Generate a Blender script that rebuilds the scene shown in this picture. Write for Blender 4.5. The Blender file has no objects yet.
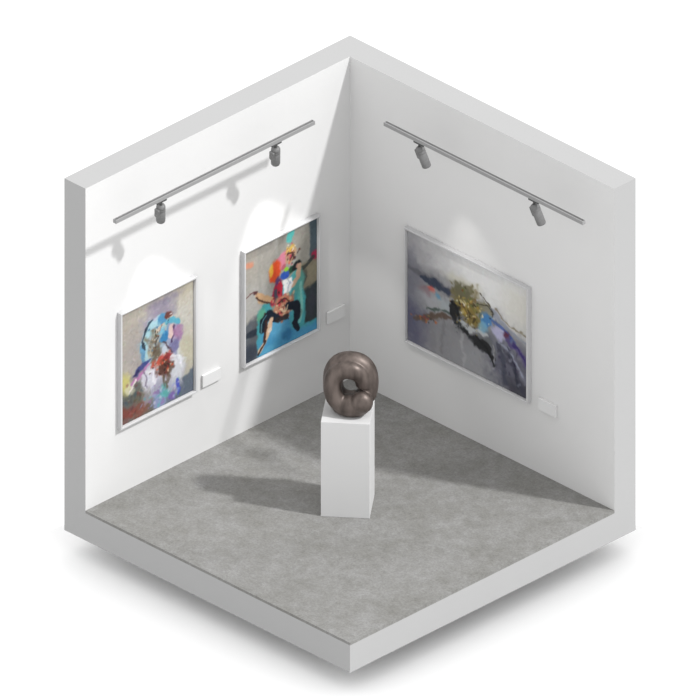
import bpy, bmesh, math
import numpy as np
from mathutils import Vector, Matrix, Euler

S = bpy.context.scene
COL = S.collection
R = math.radians
# World frame: room corner at the origin, right wall along +X, left wall along -Y.
L = 2.995; H = 3.0; T = 0.24; SB = 0.252; GAP = 0.205; FT = 0.024   # FT: thickness of the floor finish

# ------------------------------------------------------------------ helpers
def P(x, yp, z):
    return Vector((x, -yp, z))

def link_mesh(name, bm, mats, parent=None, smooth=False):
    me = bpy.data.meshes.new(name)
    bm.normal_update()
    bm.to_mesh(me); bm.free()
    for m in (mats if isinstance(mats, (list, tuple)) else [mats]):
        me.materials.append(m)
    if smooth:
        for p in me.polygons: p.use_smooth = True
    o = bpy.data.objects.new(name, me)
    COL.objects.link(o)
    if parent is not None: o.parent = parent
    return o

def box(bm, x0, x1, y0, y1, z0, z1, bevel=0.0, mi=0):
    vs = [bm.verts.new((x, y, z)) for x in (x0, x1) for y in (y0, y1) for z in (z0, z1)]
    idx = [(0,1,3,2),(4,6,7,5),(0,4,5,1),(2,3,7,6),(0,2,6,4),(1,5,7,3)]
    fs = [bm.faces.new([vs[i] for i in f]) for f in idx]
    for f in fs: f.material_index = mi
    bmesh.ops.recalc_face_normals(bm, faces=fs)
    if bevel > 0:
        es = list({e for f in fs for e in f.edges})
        bmesh.ops.bevel(bm, geom=es, offset=bevel, segments=2, profile=0.5, affect='EDGES')
    return fs

def lathe(bm, prof, seg=32, mat=Matrix.Identity(4)):
    """prof: list of (radius, z) from one end to the other; closed with caps."""
    rings = []
    for r, z in prof:
        rings.append([bm.verts.new(mat @ Vector((r*math.cos(2*math.pi*k/seg), r*math.sin(2*math.pi*k/seg), z))) for k in range(seg)])
    for a, b in zip(rings[:-1], rings[1:]):
        for k in range(seg):
            bm.faces.new((a[k], a[(k+1) % seg], b[(k+1) % seg], b[k]))
    bm.faces.new(rings[0][::-1]); bm.faces.new(rings[-1])
    bmesh.ops.recalc_face_normals(bm, faces=bm.faces[:])

def empty(name, loc, rz=0.0):
    o = bpy.data.objects.new(name, None)
    o.empty_display_size = 0.1
    COL.objects.link(o); o.location = loc; o.rotation_euler = (0, 0, rz)
    return o

def tag(o, label, cat, group=None):
    o['label'] = label; o['category'] = cat
    if group: o['group'] = group

def struct(o, label=None):
    o['kind'] = 'structure'
    if label: o['label'] = label
    return o

# ------------------------------------------------------------------ materials
def srgb(c):
    c = [x/255.0 for x in c]
    return tuple((x/12.92 if x <= 0.04045 else ((x+0.055)/1.055)**2.4) for x in c)

def mat(name, col, rough=0.6, metal=0.0, spec=0.3, noise=0.0, nscale=20.0, bump=0.0):
    m = bpy.data.materials.new(name); m.use_nodes = True
    nt = m.node_tree; b = nt.nodes['Principled BSDF']
    b.inputs['Base Color'].default_value = (*col, 1)
    b.inputs['Roughness'].default_value = rough
    b.inputs['Metallic'].default_value = metal
    b.inputs['Specular IOR Level'].default_value = spec
    tc = nt.nodes.new('ShaderNodeTexCoord')
    n = nt.nodes.new('ShaderNodeTexNoise'); n.inputs['Scale'].default_value = nscale
    n.inputs['Detail'].default_value = 5
    nt.links.new(tc.outputs['Object'], n.inputs['Vector'])
    if noise > 0:
        r = nt.nodes.new('ShaderNodeValToRGB')
        r.color_ramp.elements[0].position = 0.3; r.color_ramp.elements[1].position = 0.7
        r.color_ramp.elements[0].color = (*[c*(1-noise) for c in col], 1)
        r.color_ramp.elements[1].color = (*[min(1, c*(1+noise)) for c in col], 1)
        nt.links.new(n.outputs['Fac'], r.inputs['Fac'])
        nt.links.new(r.outputs['Color'], b.inputs['Base Color'])
    if bump > 0:
        bp = nt.nodes.new('ShaderNodeBump'); bp.inputs['Strength'].default_value = bump
        bp.inputs['Distance'].default_value = 0.002
        nt.links.new(n.outputs['Fac'], bp.inputs['Height'])
        nt.links.new(bp.outputs['Normal'], b.inputs['Normal'])
    return m

M_wall  = mat('white_wall_paint', (0.552, 0.551, 0.549), 0.85, spec=0.1, noise=0.006, nscale=3, bump=0.02)
M_shell = mat('grey_shell_paint', (0.330, 0.330, 0.330), 0.85, spec=0.1, noise=0.004, nscale=3)
M_ped   = mat('white_pedestal_paint', (0.505, 0.505, 0.505), 0.6, spec=0.2, noise=0.005, nscale=6)
M_frame = mat('silver_white_frame', (0.45, 0.45, 0.455), 0.45, spec=0.3, noise=0.02, nscale=30)
M_plate = mat('white_label_card', (0.56, 0.56, 0.56), 0.7, spec=0.15, noise=0.01, nscale=30)
M_track = mat('grey_track_metal', (0.22, 0.22, 0.22), 0.5, spec=0.4, noise=0.03, nscale=40)
M_slot  = mat('dark_track_slot', (0.13, 0.13, 0.13), 0.7, noise=0.05)
M_lamp  = mat('grey_lamp_metal', (0.13, 0.13, 0.13), 0.5, spec=0.4, noise=0.12, nscale=60)
M_dark  = mat('dark_grey_plastic', (0.05, 0.05, 0.05), 0.5, noise=0.05)
M_ground = mat('white_ground', (0.96, 0.96, 0.96), 0.9, spec=0.0, noise=0.002)
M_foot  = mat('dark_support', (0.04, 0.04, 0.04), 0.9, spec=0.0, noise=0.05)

def concrete():
    m = bpy.data.materials.new('grey_concrete'); m.use_nodes = True
    nt = m.node_tree; N = nt.nodes; K = nt.links; b = N['Principled BSDF']
    b.inputs['Roughness'].default_value = 0.75; b.inputs['Specular IOR Level'].default_value = 0.2
    tc = N.new('ShaderNodeTexCoord')
    def noise(scale, detail, rough=0.6):
        n = N.new('ShaderNodeTexNoise'); n.inputs['Scale'].default_value = scale
        n.inputs['Detail'].default_value = detail; n.inputs['Roughness'].default_value = rough
        K.new(tc.outputs['Object'], n.inputs['Vector']); return n
    def ramp(src, p0, c0, p1, c1):
        r = N.new('ShaderNodeValToRGB'); e = r.color_ramp.elements
        e[0].position = p0; e[0].color = (*c0, 1); e[1].position = p1; e[1].color = (*c1, 1)
        K.new(src.outputs['Fac'], r.inputs['Fac']); return r
    big = ramp(noise(2.2, 6, 0.65), 0.3, (0.172, 0.170, 0.161), 0.7, (0.222, 0.221, 0.217))
    mid = ramp(noise(11, 8, 0.75), 0.32, (0.84, 0.835, 0.81), 0.68, (1.13, 1.13, 1.14))
    fine = ramp(noise(55, 6, 0.8), 0.36, (0.70, 0.70, 0.70), 0.62, (1.10, 1.10, 1.10))
    mx = N.new('ShaderNodeMixRGB'); mx.blend_type = 'MULTIPLY'; mx.inputs[0].default_value = 1
    K.new(big.outputs[0], mx.inputs[1]); K.new(mid.outputs[0], mx.inputs[2])
    mx2 = N.new('ShaderNodeMixRGB'); mx2.blend_type = 'MULTIPLY'; mx2.inputs[0].default_value = 0.8
    K.new(mx.outputs[0], mx2.inputs[1]); K.new(fine.outputs[0], mx2.inputs[2])
    K.new(mx2.outputs[0], b.inputs['Base Color'])
    return m
M_floor = concrete()

def bronze():
    m = bpy.data.materials.new('brown_bronze'); m.use_nodes = True
    nt = m.node_tree; N = nt.nodes; K = nt.links; b = N['Principled BSDF']
    b.inputs['Metallic'].default_value = 0.6; b.inputs['Roughness'].default_value = 0.48
    tc = N.new('ShaderNodeTexCoord')
    n = N.new('ShaderNodeTexNoise'); n.inputs['Scale'].default_value = 14; n.inputs['Detail'].default_value = 8
    mp = N.new('ShaderNodeMapping'); mp.inputs['Scale'].default_value = (1, 1, 0.35)
    K.new(tc.outputs['Object'], mp.inputs['Vector']); K.new(mp.outputs[0], n.inputs['Vector'])
    r = N.new('ShaderNodeValToRGB'); e = r.color_ramp.elements
    e[0].position = 0.32; e[0].color = (0.055, 0.043, 0.037, 1)
    e[1].position = 0.68; e[1].color = (0.135, 0.108, 0.096, 1)
    K.new(n.outputs['Fac'], r.inputs['Fac']); K.new(r.outputs[0], b.inputs['Base Color'])
    bp = N.new('ShaderNodeBump'); bp.inputs['Strength'].default_value = 0.25; bp.inputs['Distance'].default_value = 0.004
    K.new(n.outputs['Fac'], bp.inputs['Height']); K.new(bp.outputs[0], b.inputs['Normal'])
    return m
M_bronze = bronze()

def lens_mat(strength):
    m = bpy.data.materials.new('lamp_lens'); m.use_nodes = True
    b = m.node_tree.nodes['Principled BSDF']
    b.inputs['Base Color'].default_value = (0.8, 0.8, 0.8, 1)
    b.inputs['Emission Color'].default_value = (1, 0.98, 0.95, 1)
    b.inputs['Emission Strength'].default_value = strength
    return m
M_lens = lens_mat(2.0)

def canvas_mat(name):
    m = bpy.data.materials.new(name); m.use_nodes = True
    nt = m.node_tree; b = nt.nodes['Principled BSDF']
    a = nt.nodes.new('ShaderNodeVertexColor'); a.layer_name = 'paint'
    nt.links.new(a.outputs['Color'], b.inputs['Base Color'])
    b.inputs['Roughness'].default_value = 0.55; b.inputs['Specular IOR Level'].default_value = 0.15
    return m

# ------------------------------------------------------------------ setting
def solid(name, boxes, faces_white, mats):
    """One mesh from boxes; faces whose centre satisfies faces_white get the inner paint."""
    bm = bmesh.new()
    for b in boxes: box(bm, *b)
    for f in bm.faces:
        f.material_index = 1 if faces_white(f) else 0
    return struct(link_mesh(name, bm, mats))

solid('wall_left', [(-T, 0, -L, 0.0, 0.0, H)], lambda f: f.normal.x > 0.9, [M_shell, M_wall])
solid('wall_right', [(-T, L, 0.0, T, 0.0, H)], lambda f: f.normal.y < -0.9, [M_shell, M_wall])
bm = bmesh.new(); box(bm, 0, L, -L, 0, 0.0, FT)
struct(link_mesh('floor', bm, M_floor))
bm = bmesh.new()
box(bm, -T, L, -L, T, -SB, 0.0)
struct(link_mesh('floor_slab', bm, M_shell))
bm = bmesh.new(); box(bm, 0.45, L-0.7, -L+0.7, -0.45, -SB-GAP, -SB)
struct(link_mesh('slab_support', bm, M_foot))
bm = bmesh.new()
# a sheet under the room, notched behind it
out = [(-T, T), (-T, -L+0.3), (-T-0.32, -L+0.3), (-T-0.45, -L-1.6), (L+1.6, -L-1.6), (L+1.6, T+0.45), (L-0.3, T+0.32), (L-0.3, T)]
lo_ = [bm.verts.new((x, y, -SB-GAP-0.03)) for x, y in out]; up_ = [bm.verts.new((x, y, -SB-GAP)) for x, y in out]
bm.faces.new(lo_); bm.faces.new(up_[::-1])
for k in range(len(out)): bm.faces.new((lo_[k], lo_[(k+1) % 8], up_[(k+1) % 8], up_[k]))
bmesh.ops.recalc_face_normals(bm, faces=bm.faces[:])
ground = struct(link_mesh('ground', bm, M_ground))

# ------------------------------------------------------------------ paintings: a small painter on an array of samples
class Art:
    def __init__(self, w, h, nx, ny, bg, seed):
        self.w, self.h, self.nx, self.ny = w, h, nx, ny
        self.s, self.t = np.meshgrid((np.arange(nx)+.5)/nx, (np.arange(ny)+.5)/ny)
        self.x = self.s*w; self.y = self.t*h
        self.rng = np.random.RandomState(seed)
        self.img = np.zeros((ny, nx, 3)); self.img[:] = np.array(bg, float)
        self.n1 = self.noise(5); self.n2 = self.noise(14); self.n3 = self.noise(40)
    def noise(self, f):
        gx = max(2, int(f*self.w))+3; gy = max(2, int(f*self.h))+3
        g = self.rng.rand(gy, gx)*2-1
        u = self.s*(gx-2); v = self.t*(gy-2)
        iu = u.astype(int); iv = v.astype(int); fu = u-iu; fv = v-iv
        fu = fu*fu*(3-2*fu); fv = fv*fv*(3-2*fv)
        return (g[iv, iu]*(1-fu)*(1-fv)+g[iv, iu+1]*fu*(1-fv)+g[iv+1, iu]*(1-fu)*fv+g[iv+1, iu+1]*fu*fv)
    def mix(self, m, col):
        m = np.clip(m, 0, 1)[..., None]
        self.img = self.img*(1-m)+np.array(col, float)*m
    def blob(self, s, t, rs, rt, col, a=1.0, soft=0.5, rag=0.15, ang=0):
        dx = (self.s-s)*self.w; dy = (self.t-t)*self.h
        c, q = math.cos(R(ang)), math.sin(R(ang))
        u = (dx*c+dy*q)/(rs*self.w); v = (-dx*q+dy*c)/(rt*self.w)
        d = np.sqrt(u*u+v*v)+rag*(self.n2+0.6*self.n3)
        self.mix(a*np.clip((1+soft/2-d)/max(soft, 1e-3), 0, 1), col)
    def line(self, pts, wid, col, a=1.0, soft=0.4, rag=0.15):
        best = np.full(self.s.shape, 1e9)
        for i, ((s0, t0), (s1, t1)) in enumerate(zip(pts[:-1], pts[1:])):
            ax, ay, bx_, by_ = s0*self.w, t0*self.h, s1*self.w, t1*self.h
            vx, vy = bx_-ax, by_-ay; l2 = vx*vx+vy*vy+1e-9
            k = np.clip(((self.x-ax)*vx+(self.y-ay)*vy)/l2, 0, 1)
            w = wid if not isinstance(wid, (list, tuple)) else (wid[i]*(1-k)+wid[i+1]*k)
            d = np.hypot(self.x-ax-k*vx, self.y-ay-k*vy)/w
            best = np.minimum(best, d)
        best = best+rag*(self.n2+0.6*self.n3)
        self.mix(a*np.clip((1+soft/2-best)/soft, 0, 1), col)
    def poly(self, pts, col, a=1.0, soft=0.01):
        inside = np.zeros(self.s.shape, bool); dist = np.full(self.s.shape, 1e9)
        n = len(pts)
        for i in range(n):
            (s0, t0), (s1, t1) = pts[i], pts[(i+1) % n]
            if t0 != t1:
                c = ((self.t > min(t0, t1)) & (self.t <= max(t0, t1)) &
                     (self.s < s0+(self.t-t0)*(s1-s0)/(t1-t0)))
                inside ^= c
            ax, ay = s0*self.w, t0*self.h; vx, vy = (s1-s0)*self.w, (t1-t0)*self.h
            k = np.clip(((self.x-ax)*vx+(self.y-ay)*vy)/(vx*vx+vy*vy+1e-9), 0, 1)
            dist = np.minimum(dist, np.hypot(self.x-ax-k*vx, self.y-ay-k*vy))
        sd = np.where(inside, dist, -dist)+0.35*soft*(self.n2+self.n3)
        self.mix(a*np.clip(sd/soft+0.5, 0, 1), col)
    def spatter(self, s, t, rs, rt, cols, n, r0=0.004, r1=0.012, a=0.9):
        for i in range(n):
            q = self.rng.randn(2)*0.5
            self.blob(s+q[0]*rs, t+q[1]*rt, self.rng.uniform(r0, r1)/self.w, self.rng.uniform(r0, r1)/self.w,
                      cols[i % len(cols)], a, 0.6, 0.2, self.rng.uniform(0, 180))
    def finish(self, warp=0.012, strokes=1500, size=0.012, jit=10, fade=0.0, tone=(178, 174, 168)):
        # ragged edges: sample through a noise warp, then restroke with short dabs, then soften
        wx = self.noise(9)*0.6+self.noise(26)*0.5; wy = self.noise(9)*0.6+self.noise(26)*0.5
        ix = np.clip(((self.x+wx*warp)/self.w*self.nx).astype(int), 0, self.nx-1)
        iy = np.clip(((self.y+wy*warp)/self.h*self.ny).astype(int), 0, self.ny-1)
        self.img = self.img[iy, ix]
        src = self.img.copy()
        px = self.nx/self.w
        for _ in range(strokes):
            i = self.rng.randint(self.nx); j = self.rng.randint(self.ny)
            c = src[j, i]+self.rng.randn()*jit+self.rng.randn(3)*jit*0.5
            l = self.rng.uniform(0.6, 2.2)*size*px; w = self.rng.uniform(0.25, 0.6)*size*px
            a = self.rng.uniform(0, math.pi); R_ = int(l)+2
            x0, x1, y0, y1 = max(0, i-R_), min(self.nx, i+R_+1), max(0, j-R_), min(self.ny, j+R_+1)
            X, Y = np.meshgrid(np.arange(x0, x1)-i, np.arange(y0, y1)-j)
            u = (X*math.cos(a)+Y*math.sin(a))/l; v = (-X*math.sin(a)+Y*math.cos(a))/w
            m = (np.clip(1.3-np.sqrt(u*u+v*v), 0, 1)*0.65)[..., None]
            self.img[y0:y1, x0:x1] = self.img[y0:y1, x0:x1]*(1-m)+c*m
        for _ in range(1):
            p = np.pad(self.img, ((1, 1), (1, 1), (0, 0)), mode='edge')
            self.img = (p[1:-1, 1:-1]*2+p[:-2, 1:-1]+p[2:, 1:-1]+p[1:-1, :-2]+p[1:-1, 2:])/6
        self.img = self.img*(1-fade)+np.array(tone, float)*fade
    def grain(self, k):
        g = self.noise(60)*0.5+self.n3*0.3+self.n1*0.4+self.n2*0.3
        self.img = self.img*(1+k*g[..., None])
    def colors(self, gain):
        c = np.clip(self.img, 0, 255)/255.0
        lin = np.where(c <= 0.04045, c/12.92, ((c+0.055)/1.055)**2.4)
        return np.clip(lin*gain, 0, 1)

def art_bust():
    a = Art(0.80, 1.02, 190, 240, (186, 180, 168), 3)
    a.blob(.85, .35, .35, .55, (205, 202, 192), .8, 1.2)
    a.blob(.1, .25, .3, .5, (176, 168, 156), .7, 1.2)
    a.blob(.8, .05, .3, .15, (190, 181, 160), .7, 1)
    a.blob(.25, .45, .22, .3, (165, 158, 158), .6, 1)
    a.blob(.9, .62, .14, .22, (196, 190, 165), .8, .8)
    a.blob(.56, .14, .22, .14, (146, 138, 160), .85, .9, .3)
    a.blob(.40, .22, .13, .12, (160, 155, 175), .7, .9, .3)
    # lower fields
    a.poly([(-.1, .80), (.12, .66), (.35, .63), (.5, .8), (.5, 1.1), (-.1, 1.1)], (98, 96, 92), .95, .10)
    a.blob(.18, .78, .16, .12, (84, 92, 92), .7, .9, .3)
    a.blob(.34, .86, .15, .16, (112, 104, 84), .8, .9, .3)
    a.blob(.06, .93, .18, .10, (132, 62, 54), .85, .9, .4)
    a.blob(.25, .95, .14, .06, (140, 72, 60), .6, .9, .4)
    a.poly([(.55, .9), (.72, .86), (1.1, .79), (1.1, 1.1), (.5, 1.1)], (92, 103, 118), .95, .04)
    a.blob(.06, .64, .07, .12, (208, 200, 110), .8, .9, .3)
    a.blob(.12, .70, .05, .07, (222, 218, 190), .7, .8, .3)
    # body
    a.blob(.60, .80, .24, .20, (176, 176, 196), .9, .6, .3)
    a.blob(.39, .69, .12, .14, (216, 214, 226), .95, .5, .3)
    a.blob(.77, .68, .11, .20, (218, 220, 226), .95, .4, .25)
    a.blob(.55, .93, .13, .09, (140, 152, 192), .9, .6, .4)
    a.blob(.62, .90, .07, .08, (82, 172, 166), .85, .6, .4)
    a.line([(.78, .83), (.80, .95)], .02, (72, 82, 190), .9)
    a.blob(.70, .95, .04, .05, (120, 90, 170), .8, .6)
    a.blob(.50, .40, .20, .24, (160, 178, 188), .95, .4, .25)
    a.blob(.70, .44, .13, .18, (150, 158, 186), .9, .5, .3)
    a.blob(.46, .28, .14, .08, (150, 195, 208), .9, .4, .3)
    a.line([(.52, .20), (.40, .23), (.35, .29), (.33, .40), (.38, .52)], .035, (172, 214, 224), .95)
    a.line([(.44, .19), (.35, .24), (.315, .31)], .010, (40, 52, 70), .9)
    a.line([(.30, .38), (.29, .48), (.32, .55)], .016, (90, 150, 190), .8)
    a.blob(.44, .37, .08, .10, (122, 106, 82), .9, .5, .5)
    a.blob(.50, .47, .08, .12, (104, 88, 70), .9, .5, .5)
    a.blob(.40, .46, .04, .05, (178, 165, 140), .8, .5, .5)
    a.blob(.56, .21, .07, .05, (78, 150, 194), .95, .4, .4)
    a.blob(.46, .19, .05, .03, (186, 192, 216), .8, .5, .4)
    a.blob(.66, .205, .04, .035, (110, 60, 52), .95, .4, .4)
    a.line([(.48, .30), (.60, .27), (.70, .25)], .018, (226, 208, 186), .9)
    a.line([(.62, .27), (.74, .27), (.80, .32)], .024, (84, 176, 204), .9)
    a.blob(.60, .39, .055, .09, (52, 128, 182), .95, .4, .4)
    a.blob(.56, .33, .04, .05, (120, 190, 215), .9, .4, .4)
    a.line([(.70, .33), (.68, .42)], .028, (232, 200, 194), .95, .3)
    a.line([(.725, .32), (.74, .40), (.70, .47)], .010, (64, 42, 82), .9)
    a.blob(.79, .42, .06, .09, (176, 128, 168), .85, .6, .4)
    a.blob(.74, .52, .08, .06, (118, 114, 158), .9, .5, .4)
    a.blob(.62, .52, .06, .06, (205, 215, 228), .9, .5, .4)
    a.blob(.55, .60, .09, .06, (196, 74, 56), .9, .5, .6)
    a.blob(.66, .59, .05, .06, (150, 44, 44), .9, .5, .6)
    a.blob(.60, .67, .10, .08, (92, 58, 48), .95, .5, .5)
    a.spatter(.60, .64, .12, .09, [(216, 90, 60), (50, 36, 34), (226, 190, 160), (120, 40, 40)], 34)
    a.spatter(.45, .42, .12, .16, [(90, 76, 60), (196, 190, 170), (60, 110, 150)], 30)
    a.line([(.60, .74), (.63, .84)], .02, (96, 84, 68), .8)
    a.line([(.70, .70), (.66, .80)], .014, (104, 92, 80), .8)
    a.line([(.40, .52), (.30, .545), (.20, .60)], [.012, .03, .03], (56, 66, 128), .9)
    a.blob(.20, .60, .055, .03, (46, 42, 84), .95, .4, .3, -20)
    a.line([(.38, .56), (.27, .62), (.15, .67)], .016, (188, 120, 176), .85)
    a.line([(.20, .65), (.12, .73)], .010, (236, 226, 220), .9)
    a.spatter(.55, .9, .3, .12, [(150, 160, 210), (100, 180, 180), (210, 205, 220), (150, 110, 170)], 36, .006, .02, .6)
    
    a.line([(.34, .25), (.31, .33), (.32, .42)], .007, (36, 44, 58), .9)
    a.line([(.46, .30), (.52, .36), (.47, .44)], .007, (60, 48, 40), .85)
    a.line([(.58, .44), (.66, .50), (.72, .56)], .007, (70, 52, 60), .8)
    a.line([(.30, .60), (.36, .68), (.34, .78)], .006, (120, 110, 130), .8)
    a.line([(.70, .60), (.82, .62), (.84, .74)], .010, (240, 240, 244), .9)
    a.line([(.36, .62), (.44, .66), (.46, .78)], .012, (240, 238, 246), .85)
    a.spatter(.58, .28, .2, .1, [(240, 240, 240), (40, 50, 70), (190, 120, 100)], 24, .003, .008)
    a.spatter(.15, .80, .15, .15, [(60, 80, 90), (120, 60, 60), (70, 66, 60)], 24, .01, .02, .5)
    a.finish(.024, 1500, .012, 12, .06, (178, 176, 174)); a.grain(.05)
    return a

def art_dancer():
    a = Art(0.80, 1.02, 190, 240, (170, 167, 158), 11)
    a.blob(.15, .15, .3, .4, (178, 172, 162), .8, 1)
    a.blob(.35, .12, .12, .5, (160, 157, 150), .6, .8)
    a.blob(.12, .5, .25, .25, (186, 184, 180), .8, 1)
    a.blob(.75, .2, .15, .3, (150, 147, 138), .6, .9)
    for s_, c in ((.2, 158), (.44, 182), (.55, 150), (.68, 172)):
        a.line([(s_, -.1), (s_+.02, .5)], .018, (c, c-2, c-8), .5, .9)
    a.poly([(.90, -.1), (1.1, -.1), (1.1, .40), (.90, .40)], (72, 88, 98), .95, .02)
    a.poly([(.70, .36), (1.1, .36), (1.1, .62), (.72, .60)], (142, 134, 112), .95, .03)
    a.poly([(.80, .60), (1.1, .56), (1.1, .96), (.80, .98)], (46, 58, 62), .95, .03)
    a.blob(.93, .74, .05, .16, (64, 66, 78), .7, .6)
    a.blob(.97, .33, .05, .06, (178, 40, 76), .95, .5)
    a.blob(.82, .43, .05, .05, (86, 86, 76), .7, .7, .5)
    a.line([(.72, .37), (.82, .39), (.95, .34)], .022, (58, 62, 60), .85)
    a.line([(.80, .44), (.84, .50), (.80, .55)], .015, (74, 78, 74), .8)
    a.poly([(-.1, .68), (.20, .62), (.22, 1.1), (-.1, 1.1)], (96, 101, 108), .95, .03)
    a.line([(-.02, .76), (.25, .765)], .026, (50, 58, 70), .95)
    a.blob(.08, .93, .16, .10, (66, 74, 88), .9, .6)
    # turquoise seat
    a.poly([(.19, .62), (.26, .52), (.45, .50), (.60, .42), (.72, .38), (.80, .50), (.84, .66), (.84, .90), (1.1, .90), (1.1, 1.1), (.22, 1.1), (.17, .85)], (76, 168, 176), 1, .02)
    a.poly([(.28, .72), (.62, .72), (.66, .9), (1.1, .94), (1.1, 1.1), (.2, 1.1), (.2, .9)], (76, 152, 198), .9, .05)
    a.blob(.75, .47, .07, .16, (96, 172, 162), .9, .5)
    a.blob(.77, .70, .05, .14, (104, 196, 184), .8, .6)
    a.blob(.24, .64, .05, .08, (110, 190, 150), .8, .6)
    a.blob(.45, .82, .10, .10, (98, 176, 214), .8, .8)
    a.blob(.60, .93, .08, .06, (44, 110, 160), .7, .7)
    a.blob(.33, .97, .10, .04, (90, 170, 205), .8, .7)
    a.line([(.66, .0), (.62, .085)], .032, (92, 200, 194), .95)
    a.blob(.07, .13, .07, .035, (228, 152, 122), .85, .8)
    # figure
    a.line([(.48, .42), (.42, .52), (.40, .58)], .034, (172, 34, 66), .95)
    a.blob(.52, .245, .13, .07, (226, 136, 158), .98, .3, .2, -45)
    a.blob(.42, .31, .09, .11, (234, 86, 44), .98, .3, .2)
    a.blob(.37, .28, .03, .07, (238, 190, 70), .9, .4, .2)
    a.blob(.63, .175, .06, .04, (214, 176, 96), .95, .4, .4)
    a.blob(.64, .235, .07, .07, (196, 156, 124), .95, .3, .3)
    a.spatter(.64, .23, .07, .08, [(96, 52, 44), (60, 40, 50), (228, 110, 60), (206, 70, 90)], 26)
    a.spatter(.63, .17, .06, .03, [(240, 208, 90), (190, 120, 60), (236, 226, 200)], 20)
    a.blob(.55, .30, .03, .03, (186, 96, 110), .9, .4)
    a.blob(.56, .375, .05, .04, (44, 84, 180), .95, .4, .4)
    a.blob(.585, .33, .025, .025, (150, 210, 60), .95, .4, .4)
    a.blob(.47, .40, .035, .05, (70, 62, 120), .8, .5, .4)
    a.blob(.66, .35, .045, .045, (30, 70, 50), .95, .3)
    a.blob(.72, .345, .065, .05, (26, 30, 32), .95, .3)
    a.blob(.735, .355, .028, .028, (196, 140, 124), .95, .3)
    a.line([(.76, .36), (.74, .45), (.67, .50)], .026, (216, 178, 150), .98, .25)
    a.line([(.50, .45), (.50, .56)], .03, (190, 38, 62), .98, .3)
    a.line([(.44, .48), (.45, .60)], .02, (70, 76, 90), .9, .3)
    a.poly([(.54, .41), (.66, .42), (.66, .54), (.56, .56)], (240, 240, 238), 1, .015)
    a.spatter(.60, .48, .05, .05, [(60, 110, 170), (190, 200, 210), (240, 240, 240)], 10)
    a.line([(.02, .425), (.14, .395), (.17, .42)], .006, (104, 56, 60), .9)
    a.line([(.17, .43), (.26, .50), (.39, .55)], [.018, .036, .028], (208, 168, 128), .98, .25)
    a.line([(.17, .455), (.27, .53), (.37, .57)], .007, (70, 44, 40), .9)
    a.blob(.15, .41, .03, .02, (84, 50, 52), .9, .4)
    a.blob(.53, .64, .15, .13, (190, 130, 104), 1, .25, .2)
    a.spatter(.53, .64, .15, .13, [(150, 46, 56), (206, 70, 80), (226, 196, 160), (66, 36, 36), (190, 120, 90)], 70, .006, .016)
    a.line([(.45, .73), (.33, .665), (.27, .70), (.25, .78)], [.036, .040, .040, .032], (24, 34, 48), 1, .2)
    a.line([(.60, .66), (.71, .70), (.74, .78), (.70, .84), (.74, .91)], [.036, .044, .038, .032, .026], (22, 30, 44), 1, .2)
    a.line([(.45, .745), (.58, .755)], .024, (50, 40, 40), .9)
    a.line([(.37, .72), (.33, .80), (.30, .88), (.22, .955)], [.026, .028, .02, .022], (222, 186, 156), 1, .25)
    a.line([(.31, .72), (.285, .80), (.28, .88)], .014, (66, 40, 34), .95, .3)
    a.line([(.30, .89), (.20, .975)], .010, (50, 32, 30), .95, .3)
    a.blob(.35, .80, .02, .03, (240, 228, 216), .8, .4)
    
    a.line([(.58, .20), (.66, .22), (.70, .28)], .006, (60, 34, 34), .85)
    a.line([(.46, .60), (.54, .58), (.62, .62)], .007, (50, 28, 30), .85)
    a.line([(.50, .66), (.56, .70), (.60, .66)], .007, (236, 206, 170), .85)
    a.line([(.30, .66), (.24, .72), (.235, .80)], .006, (120, 190, 200), .7)
    a.line([(.78, .52), (.79, .70), (.77, .86)], .012, (150, 212, 200), .7)
    a.line([(.60, .42), (.63, .48), (.60, .54)], .006, (150, 160, 176), .8)
    a.finish(.014, 1200, .010, 9, .02); a.grain(.05)
    return a

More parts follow.
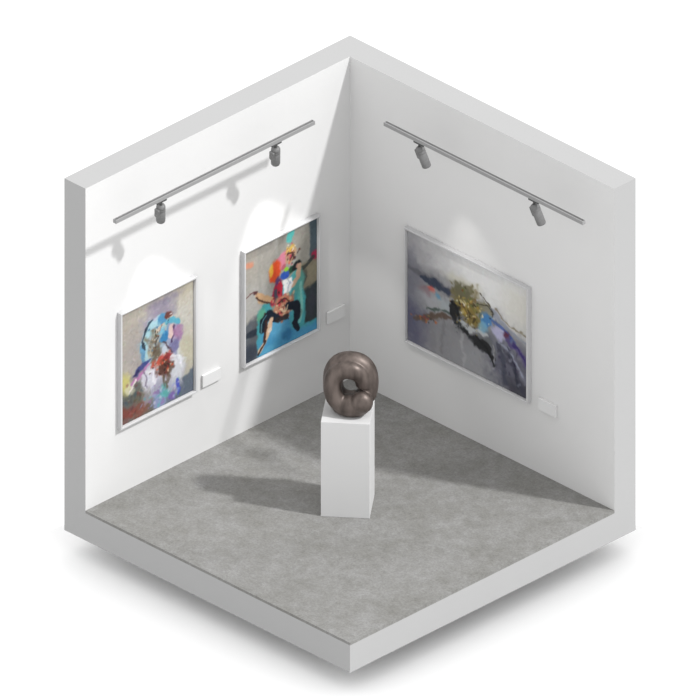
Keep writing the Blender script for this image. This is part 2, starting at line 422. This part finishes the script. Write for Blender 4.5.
def art_bird():
    a = Art(1.34, 1.01, 300, 230, (176, 175, 176), 23)
    a.blob(.05, .12, .30, .22, (156, 155, 158), .9, 1.4)
    a.blob(.72, .08, .44, .24, (220, 220, 219), .95, 1.0)
    a.blob(.95, .22, .16, .14, (206, 204, 196), .9, .9)
    a.blob(.45, .25, .14, .05, (192, 188, 168), .6, .8)
    # lower grey mass
    a.poly([(-.1, .36), (.05, .33), (.2, .42), (.45, .42), (.62, .34), (.8, .42), (1.1, .56), (1.1, 1.1), (-.1, 1.1)], (132, 132, 135), .95, .12)
    a.line([(-.05, .30), (.15, .33), (.32, .30), (.44, .30)], [.05, .06, .05, .04], (118, 118, 122), .6, 1.2)
    a.blob(.50, .60, .16, .10, (88, 88, 90), .7, .9, .4)
    a.blob(.72, .66, .12, .08, (104, 106, 116), .7, .9, .4)
    a.blob(.02, .58, .10, .26, (108, 108, 120), .75, 1.0, .3)
    a.blob(.06, .85, .14, .14, (78, 78, 100), .8, .9, .3)
    a.blob(.24, .55, .15, .08, (164, 165, 168), .8, .9, .3)
    a.blob(.35, .84, .22, .12, (134, 134, 137), .8, .9, .2)
    a.blob(.60, .90, .20, .10, (146, 147, 150), .7, .9, .2)
    a.blob(.86, .80, .18, .16, (86, 86, 100), .85, .8, .3, 30)
    a.blob(.95, .97, .14, .08, (58, 58, 66), .8, .8, .3)
    a.line([(.30, .62), (.28, .95)], .016, (112, 112, 114), .6, .8)
    a.line([(.45, .70), (.47, .98)], .014, (164, 165, 166), .6, .8)
    a.line([(.20, .7), (.22, .98)], .03, (118, 118, 122), .5, .9)
    # left wing
    a.line([(-.02, .34), (.13, .34), (.25, .37), (.38, .38)], [.02, .03, .045, .04], (92, 92, 98), .8, .8)
    a.line([(.12, .36), (.22, .37), (.34, .385)], [.02, .034, .03], (46, 54, 72), .9, .6)
    a.blob(.185, .43, .040, .022, (200, 86, 76), .85, .7, .4, 10)
    a.blob(.14, .47, .05, .03, (128, 100, 106), .6, .8, .4)
    a.blob(.25, .46, .026, .018, (72, 134, 168), .8, .7, .4)
    a.blob(.30, .50, .07, .05, (156, 164, 168), .8, .8, .4)
    a.line([(.07, .79), (.17, .70), (.26, .655), (.35, .62)], [.022, .028, .024, .018], (88, 72, 62), .9, .7)
    a.spatter(.13, .745, .08, .04, [(176, 96, 56), (60, 58, 48), (150, 120, 70), (150, 60, 60)], 18)
    a.line([(.16, .64), (.27, .60), (.36, .57)], .013, (58, 72, 66), .8, .7)
    # body
    a.blob(.50, .40, .12, .11, (112, 102, 66), .95, .4, .5)
    a.blob(.52, .47, .10, .08, (128, 110, 58), .9, .5, .6)
    a.blob(.46, .31, .07, .06, (96, 94, 74), .8, .7, .5)
    a.blob(.61, .37, .05, .05, (128, 124, 104), .8, .6, .5)
    a.spatter(.52, .43, .12, .11, [(166, 142, 70), (64, 56, 34), (186, 174, 124), (96, 104, 60), (120, 70, 40)], 80, .006, .016)
    a.line([(.60, .27), (.67, .30), (.69, .37)], .008, (70, 64, 50), .9)
    a.blob(.385, .55, .035, .075, (28, 28, 30), .95, .4, .5)
    a.blob(.43, .63, .05, .035, (44, 46, 48), .9, .5, .6)
    a.line([(.47, .67), (.56, .70), (.63, .71), (.71, .78)], [.02, .05, .05, .02], (30, 31, 33), .95, .4, .4)
    a.line([(.45, .61), (.52, .63), (.60, .59), (.66, .62)], [.02, .03, .026, .02], (180, 184, 186), .9, .5, .4)
    a.line([(.60, .64), (.68, .66), (.73, .74)], [.02, .03, .014], (96, 98, 100), .8, .5, .4)
    a.spatter(.45, .65, .09, .06, [(24, 24, 26), (170, 172, 174), (60, 60, 62)], 26)
    a.blob(.665, .475, .05, .045, (62, 122, 180), .9, .5, .3)
    a.blob(.635, .54, .04, .03, (120, 170, 196), .8, .6, .3)
    a.blob(.76, .52, .055, .045, (176, 174, 204), .95, .5, .3)
    a.line([(.68, .34), (.76, .40), (.85, .46), (1.02, .52)], [.016, .03, .02, .008], (136, 142, 156), .8, .7)
    a.line([(.72, .33), (.84, .40), (1.02, .44)], .007, (122, 112, 92), .8, .7)
    a.line([(.80, .50), (.90, .60), (1.02, .72)], [.018, .028, .04], (80, 70, 116), .85, .7, .3)
    a.blob(.82, .51, .03, .02, (92, 36, 52), .8, .7)
    a.line([(.75, .62), (.80, .75), (.82, .95)], [.022, .028, .016], (66, 68, 82), .85, .7, .3)
    a.line([(.82, .60), (.90, .74), (1.0, .86)], .024, (122, 122, 136), .8, .8, .3)
    a.line([(.84, .70), (.92, .84), (.98, .98)], .022, (58, 58, 72), .8, .8, .3)
    a.line([(.70, .68), (.72, .86)], .008, (176, 176, 180), .7, .8)
    
    a.line([(.36, .47), (.40, .50), (.43, .58)], .012, (20, 20, 22), .9)
    a.line([(.58, .36), (.66, .33), (.70, .38), (.69, .44)], .006, (44, 40, 34), .9)
    a.line([(.55, .66), (.66, .74), (.72, .84)], .010, (24, 24, 26), .9)
    a.line([(.83, .62), (.90, .78), (.92, .92)], .010, (40, 42, 56), .8)
    a.line([(.76, .60), (.86, .66), (.97, .82)], .010, (150, 156, 174), .7)
    a.line([(.70, .44), (.80, .48), (.90, .56)], .012, (52, 80, 150), .7)
    a.line([(.88, .56), (.96, .66), (1.02, .76)], .012, (54, 44, 100), .85)
    a.spatter(.50, .52, .16, .12, [(30, 30, 28), (230, 226, 200), (70, 60, 36), (150, 130, 60)], 50, .004, .010)
    a.spatter(.86, .75, .12, .16, [(50, 50, 62), (120, 122, 136), (40, 36, 60)], 26, .010, .022, .5)
    a.finish(.030, 1600, .016, 4, .04, (160, 160, 162)); a.grain(.015)
    return a

def canvas_mesh(art, front, parent, mname, gain):
    """grid of faces in the local x-z plane (x right, z up), coloured per face corner."""
    nx, ny = art.nx, art.ny
    w, h = art.w, art.h
    xs = np.linspace(-w/2, w/2, nx+1); zs = np.linspace(h/2, -h/2, ny+1)
    X, Z = np.meshgrid(xs, zs)
    co = np.stack([X, np.full_like(X, front), Z], -1).reshape(-1, 3)
    i, j = np.meshgrid(np.arange(nx), np.arange(ny))
    a = j*(nx+1)+i
    faces = np.stack([a, a+nx+1, a+nx+2, a+1], -1).reshape(-1, 4)
    # give the panel a body: back and edges
    n0 = len(co); b = front+0.012
    co = np.vstack([co, [(-w/2, b, h/2), (w/2, b, h/2), (w/2, b, -h/2), (-w/2, b, -h/2)]])
    A, B, C_, D = 0, nx, ny*(nx+1)+nx, ny*(nx+1)
    extra = [(n0, n0+1, n0+2, n0+3), (A, B, n0+1, n0), (B, C_, n0+2, n0+1), (C_, D, n0+3, n0+2), (D, A, n0, n0+3)]
    me = bpy.data.meshes.new('canvas')
    me.from_pydata(co.tolist(), [], faces.tolist()+extra)
    col = me.color_attributes.new('paint', 'FLOAT_COLOR', 'POINT')
    c = art.colors(gain)
    # corners: average of the neighbouring cells
    pad = np.pad(c, ((1, 1), (1, 1), (0, 0)), mode='edge')
    v = (pad[:-1, :-1]+pad[1:, :-1]+pad[:-1, 1:]+pad[1:, 1:])/4
    buf = np.ones((len(co), 4), np.float32); buf[:n0, :3] = v.reshape(-1, 3); buf[n0:, :3] = 0.5
    col.data.foreach_set('color', buf.ravel())
    me.materials.append(canvas_mat(mname))
    me.update()
    o = bpy.data.objects.new('canvas', me); COL.objects.link(o); o.parent = parent
    return o

FD = 0.045   # frame depth
def framed(art, W, Hh, loc, rz, label, mname, gain=1.0):
    root = empty('framed_painting', loc, rz)
    tag(root, label, 'painting', None)
    # local: x right along the wall, -y out of the wall, z up; wall surface at y=0
    bw = 0.016
    ow, oh = W/2, Hh/2
    bm = bmesh.new()
    # mitred picture-frame ring: profile (inset, depth)
    prof = [(0, 0), (0, -FD+0.002), (0.002, -FD), (bw-0.002, -FD), (bw, -FD+0.002), (bw, -0.014), (bw+0.004, -0.012), (bw+0.004, 0)]
    loops = []
    for ins, d in prof:
        loops.append([bm.verts.new(v) for v in ((-ow+ins, d, -oh+ins), (ow-ins, d, -oh+ins), (ow-ins, d, oh-ins), (-ow+ins, d, oh-ins))])
    n = len(loops)
    for k in range(n):
        a, b = loops[k], loops[(k+1) % n]
        for q in range(4):
            bm.faces.new((a[q], a[(q+1) % 4], b[(q+1) % 4], b[q]))
    bmesh.ops.recalc_face_normals(bm, faces=bm.faces[:])
    link_mesh('frame', bm, M_frame, root)
    canvas_mesh(art, -0.019, root, mname, gain)
    return root

ZB, ZT = 0.637, 1.708
GA = 0.62
# left wall: rz turns local -y to +X  (local x -> +Y world, i.e. towards the corner)
def left_loc(yp, z): return (0.0005, -yp, z)
a1 = art_bust(); a1.w, a1.h = 0.863-0.04, ZT-ZB-0.04
framed(a1, 0.863, ZT-ZB, left_loc((2.636+1.773)/2, (ZB+ZT)/2), R(90),
       'painting of a pale blue and brown bust on beige, left one on the left wall', 'bust_canvas', GA)
a2 = art_dancer(); a2.w, a2.h = 0.862-0.04, ZT-ZB-0.04
framed(a2, 0.862, ZT-ZB, left_loc((1.238+0.376)/2, (ZB+ZT)/2), R(90),
       'painting of a pink-haired dancer on a turquoise seat, nearest the corner, left wall', 'dancer_canvas', GA)
a3 = art_bird(); a3.w, a3.h = 1.402-0.04, 1.708-0.645-0.04
framed(a3, 1.402, 1.708-0.645, ((0.652+2.054)/2, -0.0005, (0.645+1.708)/2), 0.0,
       'wide grey painting of a dark winged bird shape with gold centre on the right wall', 'bird_canvas', 0.80)

# ------------------------------------------------------------------ wall labels
def plate(loc, rz, label):
    bm = bmesh.new(); box(bm, -0.1, 0.1, -0.022, 0.0, 0.0, 0.108, bevel=0.002)
    o = link_mesh('wall_label', bm, M_plate); o.location = loc; o.rotation_euler = (0, 0, rz)
    tag(o, label, 'label'); return o
plate((0.0005, -1.585, 0.632), R(90), 'blank white label block on the left wall between the two paintings')
plate((0.0005, -0.175, 0.640), R(90), 'blank white label block in shade beside the dancer painting near the corner')
plate((2.25, -0.0005, 0.625), 0.0, 'blank white label block on the right wall beside the wide bird painting')

# ------------------------------------------------------------------ light tracks
TO = 0.344; TZ = 2.843; TZR = 2.826   # distance from the wall, height
def track(length, loc, rz, label):
    root = empty('light_track', loc, rz)
    tag(root, label, 'light track')
    # extruded channel along local x: open slot on the top
    w, h = 0.018, 0.017
    prof = [(-w, -h), (w, -h), (w, h), (0.010, h), (0.010, h-0.012), (-0.010, h-0.012), (-0.010, h), (-w, h)]
    bm = bmesh.new()
    A = [bm.verts.new((0, y, z)) for y, z in prof]; B = [bm.verts.new((length, y, z)) for y, z in prof]
    n = len(prof)
    for k in range(n): bm.faces.new((A[k], A[(k+1) % n], B[(k+1) % n], B[k]))
    bm.faces.new(A); bm.faces.new(B[::-1])
    bmesh.ops.recalc_face_normals(bm, faces=bm.faces[:])
    bmesh.ops.bevel(bm, geom=[e for e in bm.edges if abs(e.verts[0].co.x-e.verts[1].co.x) > 0.1 and abs(abs(e.verts[0].co.y)-w) < 1e-4], offset=0.003, segments=2, profile=.5, affect='EDGES')
    link_mesh('rail', bm, M_track, root)
    bm = bmesh.new(); box(bm, 0.004, length-0.004, -0.009, 0.009, h-0.0115, h-0.007)
    link_mesh('conductor_strip', bm, M_slot, root)
    for x0 in (-0.004, length-0.002):
        bm = bmesh.new(); box(bm, x0, x0+0.006, -w, w, -h, h, bevel=0.002)
        link_mesh('end_cap', bm, M_track, root)
    return root
track(2.245, (TO, -3.005, TZ), R(90), 'long grey light track hung in front of the left wall')
track(2.245, (0.745, -TO, TZR), 0.0, 'long grey light track hung in front of the right wall')

# ------------------------------------------------------------------ spotlights
HEADZ = -0.062      # joint below the track centre
def make_spot():
    root = empty('track_spotlight', (0, 0, 0))
    bm = bmesh.new(); box(bm, -0.055, 0.055, -0.015, 0.015, -0.034, -0.0175, bevel=0.003)
    link_mesh('adapter', bm, M_dark, root)
    bm = bmesh.new(); lathe(bm, [(0.010, -0.034), (0.010, -0.062)], 20)
    link_mesh('stem', bm, M_dark, root, True)
    head = None
    bm = bmesh.new()
    # barrel hangs along local -z from the joint
    lathe(bm, [(0.010, 0.006), (0.024, 0.003), (0.033, -0.004), (0.037, -0.014), (0.038, -0.028),
               (0.0355, -0.031), (0.0355, -0.036), (0.038, -0.039), (0.038, -0.052), (0.0355, -0.055), (0.0355, -0.060), (0.038, -0.063),
               (0.038, -0.180), (0.036, -0.188), (0.032, -0.190), (0.031, -0.180)], 40)
    head = link_mesh('lamp_head', bm, M_lamp, root, True); head.location = (0, 0, HEADZ)
    bm = bmesh.new(); lathe(bm, [(0.031, -0.1815), (0.031, -0.179)], 32)
    link_mesh('lens', bm, M_lens, head)
    bm = bmesh.new()
    lathe(bm, [(0.014, -0.008), (0.014, 0.0), (0.010, 0.004)], 20, Matrix.Translation((-0.053, 0, -0.066)) @ Matrix.Rotation(R(-90), 4, 'Y'))
    link_mesh('tilt_knob', bm, M_lamp, head, True)
    bm = bmesh.new()
    box(bm, -0.054, -0.030, -0.024, 0.024, -0.112, -0.020, bevel=0.009)
    link_mesh('side_bracket', bm, M_lamp, head)
    bm = bmesh.new(); lathe(bm, [(0.0125, 0.0062), (0.0125, 0.0095)], 24)
    link_mesh('joint_collar', bm, M_dark, head, True)
    return root

def copy_tree(o, parent=None):
    c = o.copy(); COL.objects.link(c)
    if parent: c.parent = parent
    for ch in [x for x in bpy.data.objects if x.parent == o and x != c]:
        copy_tree(ch, c)
    return c

proto = make_spot()
def aim(root, loc, rz, label, power, cone=58, blend=0.45):
    # every head tilts towards its wall and a little along the track
    d = Vector((math.cos(rz), math.sin(rz), 0))*0.045+Vector((-math.sin(rz), math.cos(rz), 0))*0.048+Vector((0, 0, -0.2))
    target = Vector(loc)+Vector((0, 0, HEADZ))+d
    root.location = loc; root.rotation_euler = (0, 0, rz)
    tag(root, label, 'spotlight', 'grey spotlights clipped to the two tracks')
    head = [c for c in root.children if c.name.startswith('lamp_head')][0]
    j = Vector(loc)+Vector((0, 0, HEADZ))
    d = (Vector(target)-j).normalized()
    loc_d = Matrix.Rotation(-rz, 3, 'Z') @ d
    head.rotation_mode = 'QUATERNION'
    # local -z of the head towards the target, without spin
    head.rotation_quaternion = Vector((0, 0, -1)).rotation_difference(loc_d)
    if power > 0:
        ld = bpy.data.lights.new('spot_beam', 'SPOT'); ld.energy = power; ld.spot_size = R(cone); ld.spot_blend = blend
        ld.shadow_soft_size = 0.02; ld.color = (1, 0.985, 0.96)
        lo = bpy.data.objects.new('spot_beam', ld); COL.objects.link(lo); beams.append(lo)
        lo.location = j+d*0.196
        lo.rotation_mode = 'QUATERNION'
        # wall-washing optic: the beam leaves steeper than the barrel
        db = Vector((math.cos(rz), math.sin(rz), 0))*0.045+Vector((-math.sin(rz), math.cos(rz), 0))*0.004+Vector((0, 0, -0.2))
        lo.rotation_quaternion = Vector((0, 0, -1)).rotation_difference(db.normalized())

beams = []
others = [copy_tree(proto) for _ in range(3)]
PW = 42
aim(proto, (TO, -2.485, TZ), R(90), 'grey cylindrical spotlight above the bust painting, left end of the left track', PW)
aim(others[0], (TO, -1.185, TZ), R(90), 'grey cylindrical spotlight above the dancer painting on the left track', PW)
aim(others[1], (1.130, -TO, TZR), 0.0, 'grey tilted spotlight above the bird painting on the right track', 20, 60, 0.7)
aim(others[2], (2.43, -TO, TZR), 0.0, 'grey tilted spotlight near the outer end of the right track', 0)

# ------------------------------------------------------------------ pedestal and sculpture
PC = P(1.4235, 1.4495, FT); PR = R(45-5.8); PH = 0.872; PW_ = 0.393
bm = bmesh.new(); box(bm, -PW_/2, PW_/2, -PW_/2, PW_/2, 0.0, PH, bevel=0.002)
ped = link_mesh('pedestal', bm, M_ped)
ped.location = PC+Vector((0, 0, 0.0005)); ped.rotation_euler = (0, 0, PR)
tag(ped, 'tall white square pedestal in the middle of the concrete floor', 'pedestal')

def tube(bm, pts, seg=20):
    """pts: (u, v, w, radius_in_plane, radius_depth); a closed-ended sweep in the u-w plane."""
    rings = []
    n = len(pts)
    for i, (u, v, w, ra, rb) in enumerate(pts):
        a = pts[max(0, i-1)]; b = pts[min(n-1, i+1)]
        t = Vector((b[0]-a[0], 0, b[2]-a[2])).normalized()
        nrm = Vector((-t.z, 0, t.x)); dep = Vector((0, 1, 0))
        rings.append([bm.verts.new(Vector((u, v, w))+nrm*ra*math.cos(2*math.pi*k/seg)+dep*rb*math.sin(2*math.pi*k/seg)) for k in range(seg)])
    for a, b in zip(rings[:-1], rings[1:]):
        for k in range(seg): bm.faces.new((a[k], a[(k+1) % seg], b[(k+1) % seg], b[k]))
    bm.faces.new(rings[0]); bm.faces.new(rings[-1][::-1])

def ellipsoid(bm, c, r):
    bmesh.ops.create_icosphere(bm, subdivisions=4, radius=1.0, matrix=Matrix.Translation(c) @ Matrix.Diagonal((*r, 1)))

bm = bmesh.new()
# local: x right, -y towards the viewer, z up from the pedestal top
CZ = 0.268
def sq(a, rx, rz, n=2.5):
    c, s = math.cos(a), math.sin(a)
    return rx*math.copysign(abs(c)**(2/n), c), rz*math.copysign(abs(s)**(2/n), s)
# rear body: a thick rounded ring
N_ = 96; pts = []
for k in range(N_+1):
    a = 2*math.pi*k/N_
    u, w = sq(a, 0.143, 0.174, 2.4)
    pts.append((u+0.004, 0.040, CZ+w, 0.082, 0.090))
tube(bm, pts, 28)
# front coil: from the bulb at lower right, along the bottom, up the left, over the top and down the right
pts = []
for k in range(121):
    f = k/120
    a = R(-42) - f*R(322)
    rx = 0.126; rz_ = 0.158-0.010*math.sin(a)
    u, w = sq(a, rx, rz_, 2.1)
    ra = 0.078-0.008*f; v = -0.050+0.045*max(0, f-0.78)/0.22
    if f < 0.2: ra += 0.006*(1-f/0.2)
    pts.append((u-0.010, v, CZ+w, ra, 0.075-0.01*f))
tube(bm, pts, 28)
ellipsoid(bm, (0.104, -0.080, CZ-0.118), (0.092, 0.078, 0.092))
ellipsoid(bm, (0.014, -0.052, CZ-0.166), (0.160, 0.088, 0.096))
bmesh.ops.recalc_face_normals(bm, faces=bm.faces[:])
tmp = link_mesh('abstract_sculpture', bm, M_bronze)
md = tmp.modifiers.new('r', 'REMESH'); md.mode = 'VOXEL'; md.voxel_size = 0.005
ms = tmp.modifiers.new('s', 'SMOOTH'); ms.factor = 0.5; ms.iterations = 22
dg = bpy.context.evaluated_depsgraph_get()
me = bpy.data.meshes.new_from_object(tmp.evaluated_get(dg))
tmp.modifiers.clear(); old = tmp.data; tmp.data = me; bpy.data.meshes.remove(old)
zmin = min(v.co.z for v in me.vertices)
for v in me.vertices:               # flattened underside so it stands on the pedestal
    z = v.co.z-zmin
    v.co.z = max(0.0, z-0.010)*1.035
for p in me.polygons: p.use_smooth = True
me.materials.clear(); me.materials.append(M_bronze)
sc = tmp; sc.name = 'abstract_sculpture'
off = Matrix.Rotation(PR, 3, 'Z') @ Vector((0.018, -0.012, 0))
sc.location = PC+off+Vector((0, 0, PH+0.001)); sc.rotation_euler = (0, 0, PR)
tag(sc, 'rounded brown bronze coil sculpture with a central hole, standing on the white pedestal', 'sculpture')

# ------------------------------------------------------------------ light
W = bpy.data.worlds.new('world'); S.world = W; W.use_nodes = True
bg = W.node_tree.nodes['Background']; bg.inputs[0].default_value = (1, 1, 1, 1); bg.inputs[1].default_value = 1.30
sd = bpy.data.lights.new('sun', 'SUN'); sd.energy = 3.4; sd.angle = R(3.0)
so = bpy.data.objects.new('sun', sd); COL.objects.link(so)
d = Vector((-0.78, -0.38, -1.0)).normalized()
so.rotation_mode = 'QUATERNION'; so.rotation_quaternion = Vector((0, 0, -1)).rotation_difference(d)
so.location = (6, 3, 8)
# the key light is set for the room only: the sheet under it is lit by the sky
lc = bpy.data.collections.new('room_key_receivers')
lc.objects.link(ground)
so.light_linking.receiver_collection = lc
lc.collection_objects[0].light_linking.link_state = 'EXCLUDE'
for b_ in beams: b_.light_linking.receiver_collection = lc

# ------------------------------------------------------------------ camera
cd = bpy.data.cameras.new('camera'); cd.type = 'ORTHO'; cd.ortho_scale = 700/124.9
cd.clip_end = 100
co = bpy.data.objects.new('camera', cd); COL.objects.link(co)
co.rotation_euler = (R(60), 0, R(45))
fwd = Euler((R(60), 0, R(45))).to_matrix() @ Vector((0, 0, -1))
co.location = Vector((0, 0, 31/108.17))-fwd*16
S.camera = co
S.view_settings.view_transform = 'Standard'; S.view_settings.look = 'None'
S.view_settings.gamma = 1; S.view_settings.use_curve_mapping = False
S.view_settings.exposure = 0
